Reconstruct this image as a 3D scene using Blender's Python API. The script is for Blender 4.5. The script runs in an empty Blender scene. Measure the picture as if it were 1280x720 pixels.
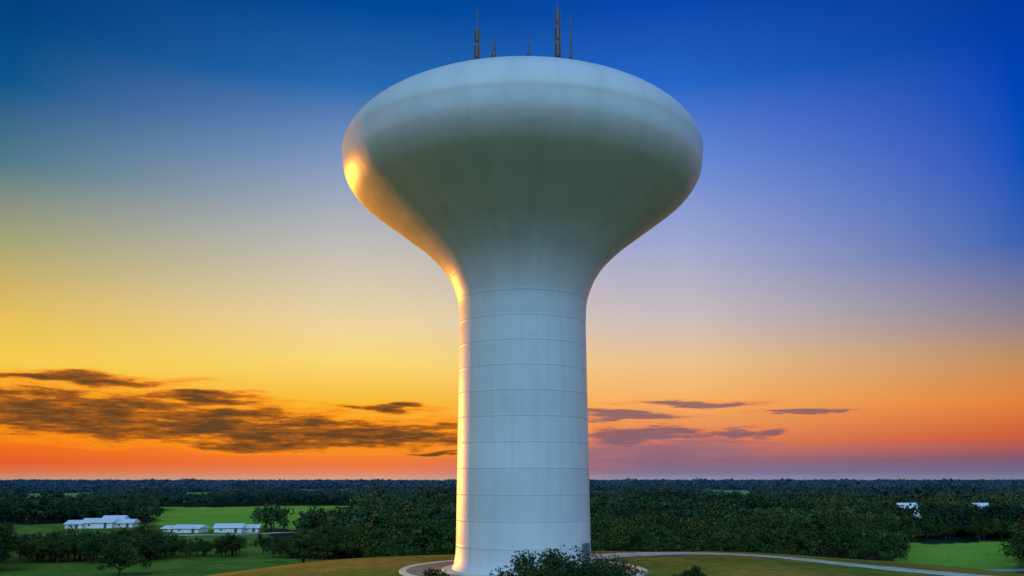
import bpy, math, random
import numpy as np
from mathutils import Vector, noise as mnoise
random.seed(7); rng=np.random.default_rng(7)
scene=bpy.context.scene
COL=scene.collection
D=78.0            # camera to tower distance (m)
CAMZ=7.8
K=1.3
TX=1.0            # tower x

def lin(c):
    return tuple(((v/255)/12.92 if v/255<=0.04045 else ((v/255+0.055)/1.055)**2.4) for v in c)+(1.0,)

def smooth(t):
    t=np.clip(t,0,1); return t*t*(3-2*t)

# ------------------------------------------------------------ terrain
def terrain(x,y):
    x=np.asarray(x,float); y=np.asarray(y,float)
    dx=x-TX; r=np.hypot(dx,y)
    side=smooth((dx/np.maximum(r,1e-3)+0.1)/0.9)
    outer=112+75*side
    t=smooth((r-13)/(outer-13))
    far=smooth((r-60)/200)
    und=1.1*np.sin(x*0.011+1.3)*np.cos(y*0.008+.4)+0.5*np.sin(x*0.031+y*0.021)
    nearn=0.10*np.sin(x*0.21+y*0.13)*np.sin(y*0.17-x*.05)*smooth((r-14)/15)
    return -14*t+und*far+nearn
def tz(x,y): return float(terrain(x,y))

def in_rect(x,y,a0,a1,d0,d1):
    d=y+D; a=x/np.maximum(d,1)
    wob=.012*np.sin(d*.021)+.006*np.sin(d*.06+a*20); dw=8*np.sin(a*23)+5*np.sin(a*61)
    return (a>a0+wob)&(a<a1+wob)&(d>d0+dw)&(d<d1+dw)
CLEAR=[(-.41,-.155,400,760),   # bright field
       (-.62,-.29,305,420),    # white building yard
       (-.70,-.50,290,380),
       (.445,.585,205,320),    # right field
       (.435,.475,370,500),(.52,.56,370,500),(.572,.61,370,500),
       (-.58,-.47,720,1500),(.20,.29,820,1900),(-.27,-.17,1000,2100),(.40,.56,760,1300),(-.40,-.33,900,1500),
       (.06,.14,900,1700),(.26,.36,380,520),(.14,.20,420,560)]

# ------------------------------------------------------------ materials
def new_mat(name):
    m=bpy.data.materials.new(name); m.use_nodes=True
    nt=m.node_tree; b=nt.nodes['Principled BSDF']
    return m,nt,b
def N(nt,t,**kw):
    n=nt.nodes.new(t)
    for k,v in kw.items(): setattr(n,k,v)
    return n
def ramp(nt,fac,stops,interp='LINEAR'):
    r=N(nt,'ShaderNodeValToRGB'); cr=r.color_ramp; cr.interpolation=interp
    while len(cr.elements)<len(stops): cr.elements.new(0.5)
    for el,(p,c) in zip(cr.elements,stops):
        el.position=p; el.color=c if len(c)==4 else tuple(c)+(1,)
    if fac is not None: nt.links.new(fac,r.inputs[0])
    return r.outputs[0]
def noise_n(nt,vec,scale,detail=6,rough=.6):
    n=N(nt,'ShaderNodeTexNoise'); n.inputs['Scale'].default_value=scale
    n.inputs['Detail'].default_value=detail; n.inputs['Roughness'].default_value=rough
    if vec is not None: nt.links.new(vec,n.inputs['Vector'])
    return n.outputs['Fac']
def mixc(nt,f,a,b,mode='MIX'):
    m=N(nt,'ShaderNodeMix',data_type='RGBA',blend_type=mode)
    for s,v in ((0,f),(6,a),(7,b)):
        if isinstance(v,bpy.types.NodeSocket): nt.links.new(v,m.inputs[s])
        else: m.inputs[s].default_value=v
    return m.outputs[2]
def math_n(nt,op,*a,clamp=False):
    m=N(nt,'ShaderNodeMath',operation=op); m.use_clamp=clamp
    for i,v in enumerate(a):
        if isinstance(v,bpy.types.NodeSocket): nt.links.new(v,m.inputs[i])
        else: m.inputs[i].default_value=v
    return m.outputs[0]
def mrange(nt,v,a,b_,smoothm=True):
    n=N(nt,'ShaderNodeMapRange',interpolation_type='SMOOTHSTEP' if smoothm else 'LINEAR')
    nt.links.new(v,n.inputs[0]); n.inputs[1].default_value=a; n.inputs[2].default_value=b_; return n.outputs[0]

def simple(name,col,rough=.6,metal=0,nscale=3,namp=.25):
    m,nt,b=new_mat(name)
    g=N(nt,'ShaderNodeTexCoord')
    f=noise_n(nt,g.outputs['Object'],nscale,4)
    c=ramp(nt,f,[(.3,tuple(v*(1-namp) for v in col)),(.7,tuple(min(1,v*(1+namp)) for v in col))])
    nt.links.new(c,b.inputs['Base Color'])
    b.inputs['Roughness'].default_value=rough; b.inputs['Metallic'].default_value=metal
    return m

def foliage(name,dark,mid,light,far=False):
    m,nt,b=new_mat(name)
    g=N(nt,'ShaderNodeNewGeometry'); oi=N(nt,'ShaderNodeObjectInfo')
    f1=noise_n(nt,g.outputs['Position'],.012 if far else .3,2)
    c=ramp(nt,f1,[(.32,dark),(.5,mid),(.68,light)])
    hs=N(nt,'ShaderNodeHueSaturation')
    nt.links.new(c,hs.inputs['Color'])
    nt.links.new(math_n(nt,'MULTIPLY_ADD',oi.outputs['Random'],.07,.465),hs.inputs['Hue'])
    v1=math_n(nt,'MULTIPLY_ADD',g.outputs['Random Per Island'],.7,.35)
    v2=math_n(nt,'MULTIPLY_ADD',oi.outputs['Random'],.6,.45)
    nt.links.new(math_n(nt,'ADD',v1,v2),hs.inputs['Value'])
    c=hs.outputs[0]
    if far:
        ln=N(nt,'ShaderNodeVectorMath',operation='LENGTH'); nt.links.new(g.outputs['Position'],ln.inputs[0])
        c=mixc(nt,mrange(nt,ln.outputs['Value'],450,1900,False),c,(.040,.100,.150,1))  # aerial haze put into the leaf colour, bluer farther out
    nt.links.new(c,b.inputs['Base Color'])
    b.inputs['Roughness'].default_value=.7
    b.inputs['Specular IOR Level'].default_value=.1
    return m
M_leaf=foliage('foliage_green',(.010,.024,.005),(.024,.045,.009),(.060,.082,.016))
M_leaf_near=foliage('foliage_oak',(.007,.017,.004),(.015,.030,.008),(.034,.050,.012))
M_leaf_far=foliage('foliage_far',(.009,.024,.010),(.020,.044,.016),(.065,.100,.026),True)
M_bark=simple('bark',(.05,.038,.028),.9)

# ------------------------------------------------------------ mesh helpers
def mesh_obj(name,verts,faces,mats=(),midx=None,smoothf=False,parent=None):
    me=bpy.data.meshes.new(name)
    me.from_pydata([tuple(v) for v in verts],[],[tuple(f) for f in faces])
    for m in mats: me.materials.append(m)
    if midx is not None: me.polygons.foreach_set('material_index',list(midx))
    if smoothf: me.polygons.foreach_set('use_smooth',[True]*len(me.polygons))
    me.update()
    o=bpy.data.objects.new(name,me); COL.objects.link(o)
    if parent: o.parent=parent
    return o
def tube(V,F,p0,p1,r0,r1,n=8,cap=True):
    p0=Vector(p0);p1=Vector(p1); d=(p1-p0)
    if d.length<1e-6: return
    d.normalize(); a=d.orthogonal().normalized(); b=d.cross(a)
    s=len(V)
    for p,r in ((p0,r0),(p1,r1)):
        for i in range(n):
            t=2*math.pi*i/n; V.append(p+a*(math.cos(t)*r)+b*(math.sin(t)*r))
    for i in range(n):
        j=(i+1)%n; F.append((s+i,s+j,s+n+j,s+n+i))
    if cap:
        F.append(tuple(s+n+i for i in range(n))); F.append(tuple(s+n-1-i for i in range(n)))
def box(V,F,c,sz,rot=0):
    cx,cy,cz=c; hx,hy,hz=[v/2 for v in sz]; s=len(V); co,si=math.cos(rot),math.sin(rot)
    for z in(-hz,hz):
        for x,y in((-hx,-hy),(hx,-hy),(hx,hy),(-hx,hy)):
            V.append(Vector((cx+x*co-y*si,cy+x*si+y*co,cz+z)))
    for f in((3,2,1,0),(4,5,6,7),(0,1,5,4),(1,2,6,5),(2,3,7,6),(3,0,4,7)): F.append(tuple(s+i for i in f))
def lathe(name,prof,seg,mats,parent=None,smoothf=True,cx=0,cy=0):
    V=[];F=[]
    for r,z in prof:
        for i in range(seg):
            t=2*math.pi*i/seg; V.append((cx+r*math.cos(t),cy+r*math.sin(t),z))
    for k in range(len(prof)-1):
        for i in range(seg):
            j=(i+1)%seg
            F.append((k*seg+i,k*seg+j,(k+1)*seg+j,(k+1)*seg+i))
    return mesh_obj(name,V,F,mats,smoothf=smoothf,parent=parent)

# ------------------------------------------------------------ trees
def tree_mesh(name,seed,H,CR,base,nclump,nleaf,ls,leafmat,clr=.2,flat=.8,limbs=True):
    r=np.random.default_rng(seed); V=[];F=[]
    pts=[Vector((0,0,-.05*H))]
    for k in range(1,5):
        pts.append(Vector((r.normal(0,.02*H),r.normal(0,.02*H),H*(.0+.16*k))))
    for k in range(4):
        if limbs or k<2: tube(V,F,pts[k],pts[k+1],.035*H*(1-.2*k),.035*H*(1-.2*(k+1)),6 if limbs else 4,False)
    cl=[]
    for i in range(nclump):
        u=r.normal(size=3); u/=np.linalg.norm(u); u[2]=abs(u[2])*1.0-.35*r.random()
        q=(.45+.55*r.random()**.6)
        lob=1+.25*math.sin(3*math.atan2(u[1],u[0])+seed)+.15*r.normal()
        c=np.array([u[0]*CR*q*lob,u[1]*CR*q*lob,base*H+(H*(1-base))*(.35+.60*u[2]*q)])
        c[2]=min(c[2],H*.96)
        cl.append(c)
        k=r.integers(1,4)
        if limbs: tube(V,F,pts[k],Vector(c),.012*H,.003*H,4,False)
    nb=len(F)
    cl=np.array(cl)
    idx=r.integers(0,nclump,nleaf)
    rad=CR*clr*(.6+.8*r.random(nclump))
    off=r.normal(size=(nleaf,3)); off/=np.linalg.norm(off,axis=1)[:,None]
    off*=(r.random(nleaf)**.45)[:,None]
    off[:,2]*=flat
    C=cl[idx]+off*rad[idx][:,None]
    nrm=off+r.normal(size=(nleaf,3))*.6+np.array([0,0,.5]); nrm/=np.linalg.norm(nrm,axis=1)[:,None]
    t=np.cross(nrm,r.normal(size=(nleaf,3))); t/=np.linalg.norm(t,axis=1)[:,None]
    b=np.cross(nrm,t); s=(ls*(.6+.8*r.random(nleaf)))[:,None]
    P=np.stack([C-t*s*.9,C-b*s*.5,C+t*s*.9,C+b*s*.5],1).reshape(-1,3)
    s0=len(V)
    V=[tuple(v) for v in V]+[tuple(p) for p in P]
    F=F+[(s0+4*i,s0+4*i+1,s0+4*i+2,s0+4*i+3) for i in range(nleaf)]
    me=bpy.data.meshes.new(name); me.from_pydata(V,[],F)
    me.materials.append(M_bark); me.materials.append(leafmat)
    me.polygons.foreach_set('material_index',[0]*nb+[1]*nleaf); me.update()
    return me

near_mesh=[tree_mesh('tree_mid_%d'%i,20+i,1.0,.40+.07*(i%3),.14,34,2200,.032,M_leaf,.30) for i in range(4)]
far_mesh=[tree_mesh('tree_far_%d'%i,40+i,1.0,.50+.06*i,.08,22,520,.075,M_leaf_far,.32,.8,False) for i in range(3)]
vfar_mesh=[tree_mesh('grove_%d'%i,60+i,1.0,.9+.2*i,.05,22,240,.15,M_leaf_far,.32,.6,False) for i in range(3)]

def scatter(name,groups):
    """groups: [(points,meshes)], points (x,y,size). Face-instanced trees; one parent object per mass."""
    root=bpy.data.objects.new(name,None); COL.objects.link(root); q=0
    for pts,meshes in groups:
        grp=[[] for _ in meshes]
        for p in pts: grp[random.randrange(len(meshes))].append(p)
        for g,me in zip(grp,meshes):
            if not g: continue
            g=np.array(g); n=len(g)
            z=terrain(g[:,0],g[:,1]); a=rng.random(n)*2*math.pi; s=g[:,2]/math.sqrt(2)
            V=np.zeros((n,4,3))
            for k in range(4):
                V[:,k,0]=g[:,0]+np.cos(a+k*math.pi/2)*s
                V[:,k,1]=g[:,1]+np.sin(a+k*math.pi/2)*s
                V[:,k,2]=z
            o=mesh_obj('planting_%d'%q,V.reshape(-1,3),[(4*i,4*i+1,4*i+2,4*i+3) for i in range(n)],parent=root)
            o.instance_type='FACES'; o.use_instance_faces_scale=True
            o.show_instancer_for_render=False; o.show_instancer_for_viewport=False
            t=bpy.data.objects.new('tree_%d'%q,me); COL.objects.link(t); t.parent=o; q+=1
    return root

def wedge(n,a0,a1,d0,d1,h0,h1,clear=True):
    out=[]
    while n>0:
        n-=1
        d=math.sqrt(random.uniform(d0*d0,d1*d1)); a=random.uniform(a0,a1)
        x=a*d; y=d-D
        if clear and any(bool(in_rect(x,y,*c)) for c in CLEAR): continue
        hh=random.uniform(h0,h1)
        if random.random()<.12: hh*=1.25
        out.append((x,y,hh))
    return out

# mid-distance tree lines
pts=[]
pts+=wedge(36,-.155,-.068,205,245,10.5,14,False)
pts+=wedge(45,-.24,-.15,240,275,7,9,False)
pts+=wedge(40,-.42,-.22,246,268,4.6,6.4,False)
pts+=wedge(55,-.56,-.40,235,262,5.5,8.5,False)
pts+=wedge(24,-.68,-.585,205,250,8,12,False)
pts+=wedge(150,.09,.445,205,300,8,12.5)
pts+=wedge(90,.09,.30,215,330,8,12)
pts+=wedge(30,.085,.25,170,215,6,9.5)
pts+=wedge(22,.40,.445,215,270,9,12)
pts+=wedge(28,.585,.72,195,260,10,13,False)
pts+=wedge(50,.44,.75,325,350,6.5,8.5,False)
scatter('tree_line',[(pts,near_mesh)])
pa=[]
pa+=wedge(1300,-.85,.85,340,650,8,12.5)
pa+=wedge(1400,.02,.85,340,650,8,12.5)
pa+=wedge(800,-.2,.03,290,650,8,12)
pa+=wedge(500,-.85,-.41,425,650,7,10)
pa+=wedge(5000,-.85,.85,700,1300,8,14)
pb=wedge(4500,-.85,.85,1250,2600,11,17)
pb+=wedge(4000,-.85,.85,2500,7500,17,24,False)
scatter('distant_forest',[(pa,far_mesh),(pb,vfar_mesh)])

# individual trees near the tower and standing clear of the tree line
def put_tree(name,x,y,H,CR,seed,nclump,nleaf,ls,sink=0,clr=.24,mat=None):
    me=tree_mesh(name,seed,H,CR,.18,nclump,nleaf,ls,mat or M_leaf,clr)
    o=bpy.data.objects.new(name,me); COL.objects.link(o); o.location=(x,y,tz(x,y)-sink); return o
put_tree('oak_tree',2.9,-33,5.9,4.0,101,95,38000,.085,mat=M_leaf_near)
put_tree('oak_tree.001',-3.7,-33,5.3,1.7,102,36,10000,.08,mat=M_leaf_near)
put_tree('oak_tree.002',-9.6,-33,5.2,1.4,103,30,8000,.08,mat=M_leaf_near)
put_tree('oak_tree.003',9.2,-33,5.3,1.4,104,30,8000,.08,mat=M_leaf_near)
put_tree('oak_tree.004',-24,104,11.5,5.5,105,46,7000,.28)
put_tree('oak_tree.005',118,108,12,6.5,106,46,7000,.30)
put_tree('oak_tree.006',-52,142,8,4.5,107,46,6000,.26)
put_tree('oak_tree.007',-92,128,7,4.5,108,46,6000,.26)
put_tree('oak_tree.008',64,118,8.5,4.5,109,46,6000,.26)

# ------------------------------------------------------------ ground
seg=900
radii=[0]+list(np.arange(2,60,1.0))+list(60*np.power(1.028,np.arange(0,250)))
radii=[r for r in radii if r<52000]
th=np.linspace(0,2*math.pi,seg,endpoint=False)
R=np.array(radii[1:])
X=TX+R[:,None]*np.cos(th)[None,:]; Y=R[:,None]*np.sin(th)[None,:]
Z=terrain(X,Y)
V=[(TX,0,tz(TX,0))]+list(zip(X.ravel(),Y.ravel(),Z.ravel()))
F=[(0,1+i,1+(i+1)%seg) for i in range(seg)]
for k in range(len(R)-1):
    b0=1+k*seg;b1=b0+seg
    F+= [(b0+i,b1+i,b1+(i+1)%seg,b0+(i+1)%seg) for i in range(seg)]
ground=mesh_obj('ground',V,F,smoothf=True)
xs=np.array([v[0] for v in V]); ys=np.array([v[1] for v in V])
rr=np.hypot(xs-TX,ys); dd=ys+D
forest=smooth((rr-225)/60)
field=np.zeros(len(xs))
for i,c in enumerate(CLEAR):
    m=in_rect(xs,ys,*c); forest[m]=0
    if i in (0,3) or i>6: field[m]=1
haze_tint=smooth((rr-700)/2500)
lawn=1-smooth((rr-55)/90)
col=np.stack([forest,field,haze_tint,lawn],1).astype(np.float32)
at=ground.data.color_attributes.new('landuse_haze','FLOAT_COLOR','POINT')
at.data.foreach_set('color',col.ravel())
m,nt,b=new_mat('grassland')
g=N(nt,'ShaderNodeNewGeometry'); P=g.outputs['Position']
va=N(nt,'ShaderNodeVertexColor',layer_name='landuse_haze')
sp=N(nt,'ShaderNodeSeparateColor'); nt.links.new(va.outputs['Color'],sp.inputs[0])
n1=noise_n(nt,P,.07,5,.65); n2=noise_n(nt,P,.9,4,.7); n3=noise_n(nt,P,.012,4)
meadow=ramp(nt,n1,[(.3,(.050,.12,.012)),(.5,(.110,.19,.018)),(.7,(.22,.23,.03))])
lawnc=ramp(nt,n1,[(.34,(.080,.125,.008)),(.48,(.160,.165,.012)),(.64,(.30,.20,.028))])
fieldc=ramp(nt,n3,[(.35,(.15,.34,.020)),(.55,(.24,.41,.032)),(.7,(.36,.37,.05))])
c=mixc(nt,va.outputs['Alpha'],meadow,lawnc)
c=mixc(nt,sp.outputs[1],c,fieldc)
c=mixc(nt,sp.outputs[0],c,(.012,.024,.010,1))
c=mixc(nt,math_n(nt,'MULTIPLY',sp.outputs[2],.9),c,(.040,.100,.150,1))  # bluish distance haze painted into the ground colour
v=ramp(nt,n2,[(.25,(.5,.5,.5)),(.75,(1.45,1.45,1.45))])
c=mixc(nt,1.0,c,v,'MULTIPLY')
nt.links.new(c,b.inputs['Base Color']); b.inputs['Roughness'].default_value=.95
b.inputs['Specular IOR Level'].default_value=.1
bp=N(nt,'ShaderNodeBump'); bp.inputs['Distance'].default_value=.25; bp.inputs['Strength'].default_value=.6
nt.links.new(n2,bp.inputs['Height']); nt.links.new(bp.outputs[0],b.inputs['Normal'])
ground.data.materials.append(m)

# ------------------------------------------------------------ gravel drive
M_gravel=simple('gravel',(.32,.21,.11),.95,nscale=2.5,namp=.3)
M_track=simple('drive_surface',(.50,.46,.38),.9,nscale=.8,namp=.2)
M_conc=simple('concrete',(.68,.60,.46),.85,nscale=1.2,namp=.15)
def catmull(ps,n):
    ps=[np.array(p,float) for p in ps]; ps=[2*ps[0]-ps[1]]+ps+[2*ps[-1]-ps[-2]]; out=[]
    for i in range(1,len(ps)-2):
        for k in range(n):
            t=k/n; p0,p1,p2,p3=ps[i-1:i+3]
            out.append(.5*((2*p1)+(-p0+p2)*t+(2*p0-5*p1+4*p2-p3)*t*t+(-p0+3*p1-3*p2+p3)*t**3))
    out.append(ps[-2]); return out
def road(name,way,w,mat,lift=.06):
    c=catmull(way,24); V=[];F=[]
    for i,p in enumerate(c):
        q=c[min(i+1,len(c)-1)]-c[max(i-1,0)]; q/=np.linalg.norm(q); n=np.array([-q[1],q[0]])
        ww=w*(1+.08*math.sin(i*.7)+.05*math.sin(i*1.9))
        for s,dz in((-.56,-.15),(-.5,0),(-.2,.02),(.2,.02),(.5,0),(.56,-.15)):
            x,y=p+n*s*ww; V.append((x,y,tz(x,y)+lift+dz))
    for i in range(len(c)-1):
        for k in range(5): a=i*6+k; F.append((a,a+1,a+7,a+6))
    return mesh_obj(name,V,F,[mat],smoothf=True)
road('gravel_driveway',[(7,10.5),(12,17),(20,21.5),(28,19.5),(36,10.5),(48,4),(75,-2),(120,-6)],3.8,M_track)
road('country_road',[(150,150),(118,138),(90,150),(60,176)],5,M_track)
road('farm_track',[(-200,262),(-170,268),(-140,262),(-118,272),(-96,300),(-80,350)],4,M_track)

# ------------------------------------------------------------ tower
m,nt,b=new_mat('tower_paint')
tc=N(nt,'ShaderNodeTexCoord'); s=N(nt,'ShaderNodeSeparateXYZ'); nt.links.new(tc.outputs['Object'],s.inputs[0])
zz=s.outputs['Z']
ang=math_n(nt,'ARCTAN2',s.outputs['Y'],s.outputs['X'])
course=math_n(nt,'DIVIDE',zz,2.2)
fr=math_n(nt,'FRACT',course)
dist=math_n(nt,'ABSOLUTE',math_n(nt,'SUBTRACT',fr,.5))
hl=math_n(nt,'SUBTRACT',1.0,math_n(nt,'DIVIDE',math_n(nt,'SUBTRACT',.5,dist),.05),clamp=True)
onlycol=math_n(nt,'SUBTRACT',1.0,mrange(nt,zz,23.5,27.5))
odd=math_n(nt,'MULTIPLY',math_n(nt,'FLOOR',course),.37)
va_=math_n(nt,'FRACT',math_n(nt,'ADD',math_n(nt,'MULTIPLY',ang,6/(2*math.pi)),odd))
dv=math_n(nt,'SUBTRACT',.5,math_n(nt,'ABSOLUTE',math_n(nt,'SUBTRACT',va_,.5)))
vl=math_n(nt,'SUBTRACT',1.0,math_n(nt,'DIVIDE',dv,.010),clamp=True)
seam=math_n(nt,'MULTIPLY',math_n(nt,'MAXIMUM',hl,math_n(nt,'MULTIPLY',vl,.18)),math_n(nt,'MULTIPLY_ADD',onlycol,.88,.12))
# each course of plates weathers slightly differently
wn=N(nt,'ShaderNodeTexWhiteNoise',noise_dimensions='1D'); nt.links.new(math_n(nt,'FLOOR',course),wn.inputs['W'])
cb=N(nt,'ShaderNodeCombineXYZ')
nt.links.new(math_n(nt,'MULTIPLY',ang,6.0),cb.inputs[0]); nt.links.new(math_n(nt,'MULTIPLY',zz,.06),cb.inputs[1])
streak=noise_n(nt,cb.outputs[0],1.6,4,.6)
plate=noise_n(nt,tc.outputs['Object'],.18,3)
base=ramp(nt,streak,[(.25,(.66,.67,.67)),(.5,(.73,.745,.75)),(.8,(.77,.785,.79))])
pl=ramp(nt,plate,[(.3,(.90,.90,.90)),(.7,(1,1,1))])
base=mixc(nt,1.0,base,pl,'MULTIPLY')
cw=math_n(nt,'MULTIPLY',math_n(nt,'MULTIPLY',wn.outputs['Value'],onlycol),.25)
base=mixc(nt,cw,base,(.40,.43,.45,1))
base=mixc(nt,math_n(nt,'MULTIPLY',seam,.25),base,(.30,.34,.36,1))
nt.links.new(base,b.inputs['Base Color'])
b.inputs['Roughness'].default_value=.42
b.inputs['Specular IOR Level'].default_value=.4
bp=N(nt,'ShaderNodeBump'); bp.inputs['Distance'].default_value=.06; bp.inputs['Strength'].default_value=.5
hgt=math_n(nt,'ADD',math_n(nt,'MULTIPLY',seam,.5),math_n(nt,'MULTIPLY',noise_n(nt,tc.outputs['Object'],.5,2),1.2))
nt.links.new(hgt,bp.inputs['Height']); nt.links.new(bp.outputs[0],b.inputs['Normal'])
M_paint=m

tower=bpy.data.objects.new('water_tower',None); COL.objects.link(tower); tower.location=(TX,0,0)
C0=6.0 # camera height in profile units
EQ=23.4; BT=5.25
keys=[(4.60,-2.0+C0-4),(4.58,4+C0),(4.57,9.5+C0),(4.58,11.3+C0),(4.78,12.97+C0),(5.65,14.86+C0),(7.2,16.55+C0),(9.1,18.05+C0),
      (11.3,19.72+C0),(12.45,20.75+C0),(13.18,21.95+C0),(13.4,EQ+C0)]
prof=[(4.95,-.02),(4.95,.0),(4.9,.12),(4.72,.5),(4.62,1.1)]
cm=catmull([(4.60,1.6)]+keys[1:],14)
prof+= [tuple(p) for p in cm]
for i in range(1,49):
    t=i/48*math.pi/2
    prof.append((max(13.4*math.cos(t),.02),EQ+C0+BT*math.sin(t)))
prof=[(r*K,z*K) for r,z in prof]
shell=lathe('tank_and_column',prof,192,[M_paint],parent=tower)
lathe('ring_foundation',[(7.2,-.4),(7.2,.16),(7.1,.2),(6.1,.22),(5.9,.22)],96,[M_conc],parent=tower,smoothf=False)
apron=lathe('gravel_apron',[(10.3,-.3),(10.3,.05),(6.0,.07)],120,[M_gravel],smoothf=False,cx=TX)
kerb=lathe('concrete_edging',[(10.9,-.4),(10.9,.10),(10.85,.13),(10.35,.13),(10.3,.10),(10.3,-.2)],120,[M_conc],smoothf=False,cx=TX)
M_door=simple('door_paint',(.12,.16,.18),.5)
V=[];F=[]; a=math.radians(-28); rad=4.62*K
box(V,F,(math.cos(a)*rad,math.sin(a)*rad,1.35),(.25,1.3,2.3),a)
mesh_obj('access_door',V,F,[M_door],parent=tower)
# antennas on the crown
M_metal=simple('galvanised_steel',(.10,.10,.12),.5,.3)
M_panel=simple('antenna_radome',(.12,.12,.14),.5)
def surfz(x,y):
    return (EQ+C0+BT*math.sqrt(max(0,1-(x*x+y*y)/(13.4*K)**2)))*K
def antenna(name,x,y,h,r,panels=0):
    root=bpy.data.objects.new(name,None); COL.objects.link(root); root.parent=tower
    z0=surfz(x,y); V=[];F=[]
    tube(V,F,(x,y,z0-.3),(x,y,z0+h*.62),r,r*.9,10)
    tube(V,F,(x,y,z0+h*.62),(x,y,z0+h),r*.62,r*.35,10)
    tube(V,F,(x,y,z0-.25),(x,y,z0+.12),r*3.2,r*3.0,12)
    for a in (0.4,2.5,4.6):
        tube(V,F,(x+math.cos(a)*.6,y+math.sin(a)*.6,z0-.15),(x,y,z0+min(1.0,h*.4)),.03,.03,5)
    mesh_obj('mast',V,F,[M_metal],parent=root)
    if panels:
        V=[];F=[]
        for k in range(3):
            a=k*2.09+.5
            for lv in range(panels):
                px,py=x+math.cos(a)*(r+.10),y+math.sin(a)*(r+.10); pz=z0+h*(.22+.27*lv)
                box(V,F,(px,py,pz),(.10,.16,h*.22),a)
                tube(V,F,(x,y,pz+.2),(px,py,pz+.2),.03,.03,5)
                tube(V,F,(x,y,pz-.2),(px,py,pz-.2),.03,.03,5)
        mesh_obj('panels',V,F,[M_panel],parent=root)
yy=-8*K
antenna('antenna_mast',-4.1,yy,5.6,.13,2)
antenna('whip_antenna',-2.6,yy+.5,2.8,.15,1)
antenna('whip_antenna.001',.45,yy,2.6,.11)
antenna('antenna_mast.001',3.05,yy,5.9,.16,3)
antenna('whip_antenna.002',4.25,yy+.4,4.9,.11)
V=[];F=[]; rr_=5.2; n=40
for i in range(n):
    a0=2*math.pi*i/n;a1=2*math.pi*(i+1)/n
    p=lambda a:(rr_*math.cos(a),rr_*math.sin(a))
    x0,y0=p(a0);x1,y1=p(a1); z=surfz(rr_,0)
    tube(V,F,(x0,y0,z+1.0),(x1,y1,z+1.0),.03,.03,5)
    tube(V,F,(x0,y0,z-.05),(x0,y0,z+1.0),.03,.03,5)
mesh_obj('safety_rail',V,F,[M_metal],parent=tower)

# ------------------------------------------------------------ buildings
M_white=simple('white_siding',(.80,.80,.80),.6,nscale=.4,namp=.06)
M_roofw=simple('white_metal_roof',(.84,.84,.84),.4,nscale=.3,namp=.06)
M_glass=simple('window_glass',(.10,.11,.12),.15)
def building(name,x,y,rot,parts,roofm):
    root=bpy.data.objects.new(name,None); COL.objects.link(root)
    root.location=(x,y,tz(x,y)-.1); root.rotation_euler=(0,0,rot)
    for k,(cx,cy,w,d,h,rh) in enumerate(parts):
        V=[];F=[]; box(V,F,(cx,cy,h/2-.5),(w,d,h+1)); mesh_obj('walls_%d'%k,V,F,[M_white],parent=root)
        V=[];F=[]; o=.6
        x0,x1,y0,y1=cx-w/2-o,cx+w/2+o,cy-d/2-o,cy+d/2+o; z=h+.02
        V=[Vector(p) for p in((x0,y0,z),(x1,y0,z),(x1,y1,z),(x0,y1,z),(x0,cy,z+rh),(x1,cy,z+rh),
            (x0,y0,z-.2),(x1,y0,z-.2),(x1,y1,z-.2),(x0,y1,z-.2))]
        F=[(0,1,5,4),(2,3,4,5),(0,4,3),(1,2,5),(6,7,1,0),(8,9,3,2),(7,8,2,1),(9,6,0,3),(9,8,7,6)]
        mesh_obj('roof_%d'%k,V,F,[roofm],parent=root)
        V=[];F=[]; nw=max(2,int(w/4.5))
        for i in range(nw):
            wx=cx-w/2+(i+.5)*w/nw+.5*math.sin(i*2.3+k)
            for sy in(-1,1):
                if i==nw//2: box(V,F,(wx,cy+sy*(d/2+.0),1.1),(1.2,.12,2.2))
                else: box(V,F,(wx,cy+sy*(d/2+.0),h*.55),(.9,.12,h*.3))
        mesh_obj('windows_and_doors_%d'%k,V,F,[M_glass],parent=root)
    return root
building('farm_building',-184,312,.10,[(0,0,13,10,2.6,1.6),(10,3,8,9,2.2,1.4),(-9,-2,7,10,2.1,1.4),(3,9,9,8,3.4,1.6)],M_roofw)
building('farm_building.001',-134,286,-.1,[(0,0,11,9,1.9,1.2),(-9,3,6,8,1.6,1.0)],M_roofw)
building('farm_building.002',-119,290,.15,[(0,0,11,9,2.2,1.5),(8,4,7,7,1.8,1.2)],M_roofw)
for i,(a,d) in enumerate([(.455,470),(.54,475),(.59,465)]):
    building('house' if i==0 else 'house.%03d'%i,a*d,d-D,.2*i,[(0,0,9,8,6.4,2.6),(6,1,5,7,4,1.6)],M_roofw)

# ------------------------------------------------------------ sky
w=bpy.data.worlds.new('World'); scene.world=w; w.use_nodes=True; nt=w.node_tree
bg=nt.nodes['Background']
tc=N(nt,'ShaderNodeTexCoord'); s=N(nt,'ShaderNodeSeparateXYZ'); nt.links.new(tc.outputs['Generated'],s.inputs[0])
e=math_n(nt,'MULTIPLY',math_n(nt,'ARCSINE',s.outputs['Z']),57.2958)
az=math_n(nt,'MULTIPLY',math_n(nt,'ARCTAN2',s.outputs['X'],s.outputs['Y']),57.2958)
ef=math_n(nt,'DIVIDE',e,40.0,clamp=True)
def sky_ramp(st): return ramp(nt,ef,[(a/40.0,lin(c)) for a,c in st])
L=sky_ramp([(0,(190,150,130)),(.4,(215,115,75)),(1.0,(226,88,40)),(1.8,(240,104,22)),(2.8,(246,140,18)),(4.5,(248,168,32)),(6.8,(247,204,76)),(9.2,(230,190,82)),(13.7,(165,162,115)),(18.3,(80,120,136)),(22.8,(10,86,140)),(27.2,(0,64,126)),(38,(0,48,105))])
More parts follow.
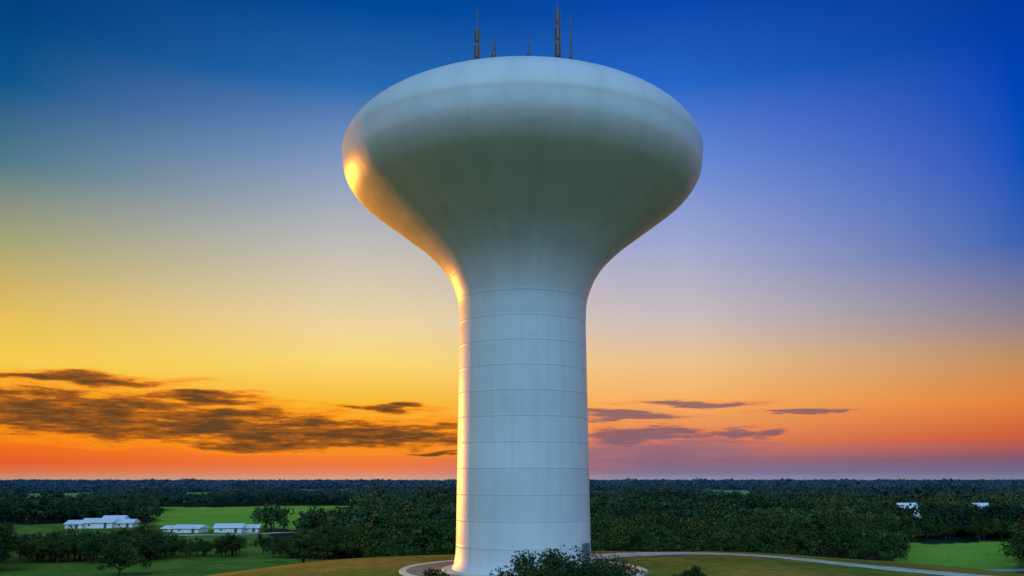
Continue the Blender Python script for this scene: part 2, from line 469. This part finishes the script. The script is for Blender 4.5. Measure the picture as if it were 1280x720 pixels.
CL=sky_ramp([(0,(205,165,145)),(.4,(225,135,100)),(1,(240,118,56)),(2.5,(250,150,30)),(5.1,(248,188,52)),(7.7,(250,215,115)),(10.4,(236,212,162)),(15.8,(188,187,184)),(21,(128,152,192)),(26,(38,106,176)),(31,(0,73,150)),(40,(0,52,120))])
CR=sky_ramp([(0,(140,140,165)),(.5,(122,112,145)),(1.2,(150,105,125)),(2.5,(224,128,84)),(5.1,(248,176,96)),(7.7,(238,194,140)),(10.4,(204,190,188)),(15.8,(156,167,208)),(21,(104,138,212)),(26,(36,102,198)),(31,(8,72,172)),(40,(0,55,140))])
Rr=sky_ramp([(0,(125,128,155)),(.5,(108,104,140)),(1.2,(125,86,108)),(2.4,(200,88,58)),(4.5,(226,127,54)),(6.8,(190,137,92)),(9.2,(137,126,140)),(13.7,(46,95,175)),(18.3,(12,80,186)),(22.8,(0,68,180)),(27.2,(0,58,158)),(38,(0,48,135))])
def mr(v,a,b_,smoothm=True): return mrange(nt,v,a,b_,smoothm)
sky=mixc(nt,mr(az,-33,-12,False),L,CL)
sky=mixc(nt,mr(az,-10,11),sky,CR)
sky=mixc(nt,mr(az,12,33,False),sky,Rr)
# clouds
cb2=N(nt,'ShaderNodeCombineXYZ'); nt.links.new(math_n(nt,'MULTIPLY',az,.22),cb2.inputs[0]); nt.links.new(math_n(nt,'MULTIPLY',e,1.5),cb2.inputs[1])
wn=N(nt,'ShaderNodeTexNoise'); wn.inputs['Scale'].default_value=.8; wn.inputs['Detail'].default_value=3; nt.links.new(cb2.outputs[0],wn.inputs['Vector'])
sc=N(nt,'ShaderNodeSeparateColor'); nt.links.new(wn.outputs['Color'],sc.inputs[0])
azw=math_n(nt,'ADD',az,math_n(nt,'MULTIPLY',math_n(nt,'SUBTRACT',sc.outputs[0],.5),5.0))
ew=math_n(nt,'ADD',e,math_n(nt,'MULTIPLY',math_n(nt,'SUBTRACT',sc.outputs[1],.5),1.5))
fb=noise_n(nt,cb2.outputs[0],1.5,6,.70)
def blobs(lst):
    acc=None
    for a,e0,ra,re in lst:
        u=math_n(nt,'DIVIDE',math_n(nt,'SUBTRACT',azw,a),ra); v=math_n(nt,'DIVIDE',math_n(nt,'SUBTRACT',ew,e0),re)
        q=math_n(nt,'SUBTRACT',1.0,math_n(nt,'ADD',math_n(nt,'MULTIPLY',u,u),math_n(nt,'MULTIPLY',v,v)))
        acc=q if acc is None else math_n(nt,'MAXIMUM',acc,q)
    return math_n(nt,'MAXIMUM',acc,-3.0)
den=math_n(nt,'ADD',blobs([(-28,4.0,9.5,1.3),(-18.8,3.35,9,1.15),(-10,2.95,9.5,.95),(-16.6,2.4,4.5,.6),(-28,5.95,6,.36),(-20.5,5.0,4,.42),(-8.6,4.7,3.2,.22),(-5.3,1.75,2.2,.16)]),
   math_n(nt,'MULTIPLY',math_n(nt,'SUBTRACT',fb,.43),4.6))
dL=mr(den,0.0,.9)
sky=mixc(nt,math_n(nt,'MULTIPLY',mr(den,-1.0,.1),.6),sky,lin((255,146,22)))
cc=mixc(nt,mr(den,.2,1.7),lin((196,104,24)),lin((76,56,36)))
sky=mixc(nt,math_n(nt,'MULTIPLY',dL,.94),sky,cc)
den2=math_n(nt,'ADD',blobs([(12,5.0,4.6,.24),(19,4.25,3.0,.19),(8,4.2,4.2,.30),(13.5,3.1,4.4,.42),(8.5,3.0,4.4,.6)]),
   math_n(nt,'MULTIPLY',math_n(nt,'SUBTRACT',fb,.46),3.8))
sky=mixc(nt,math_n(nt,'MULTIPLY',mr(den2,-1.0,.1),.3),sky,lin((245,125,80)))
sky=mixc(nt,math_n(nt,'MULTIPLY',mr(den2,0,.9),.8),sky,lin((112,88,106)))
den3=math_n(nt,'ADD',blobs([(9.5,1.8,8.0,1.4)]),math_n(nt,'MULTIPLY',math_n(nt,'SUBTRACT',fb,.5),2.4))
sky=mixc(nt,math_n(nt,'MULTIPLY',mr(den3,-.2,1.2),.75),sky,lin((132,100,126)))
# unseen sky opposite the sunset: dark horizon, blue band shaped to light column
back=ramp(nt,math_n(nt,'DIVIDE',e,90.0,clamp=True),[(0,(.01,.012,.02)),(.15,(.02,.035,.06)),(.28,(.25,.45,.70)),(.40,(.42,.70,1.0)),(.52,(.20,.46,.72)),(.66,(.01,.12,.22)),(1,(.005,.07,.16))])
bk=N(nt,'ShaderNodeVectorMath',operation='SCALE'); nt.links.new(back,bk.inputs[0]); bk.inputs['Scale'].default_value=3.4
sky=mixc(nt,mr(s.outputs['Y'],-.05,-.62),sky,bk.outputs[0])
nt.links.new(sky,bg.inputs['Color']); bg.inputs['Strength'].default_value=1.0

# ------------------------------------------------------------ sun
sl=bpy.data.lights.new('sun','SUN'); sl.energy=3.6; sl.angle=math.radians(.5); sl.color=(1,.33,.03)
so=bpy.data.objects.new('sun',sl); COL.objects.link(so)
A=math.radians(-39); E=math.radians(1.5)
sd=Vector((math.sin(A)*math.cos(E),math.cos(A)*math.cos(E),math.sin(E)))
so.rotation_euler=(-sd).to_track_quat('-Z','Y').to_euler()

# ------------------------------------------------------------ camera
cd=bpy.data.cameras.new('camera'); cam=bpy.data.objects.new('camera',cd); COL.objects.link(cam)
cd.sensor_width=36; cd.lens=36*1050/1280; cd.clip_end=90000; cd.clip_start=.5
cam.location=(0,-D,CAMZ); cam.rotation_euler=(math.radians(90+12.87),0,0)
scene.camera=cam
scene.view_settings.view_transform='Standard'; scene.view_settings.look='None'; scene.view_settings.exposure=0
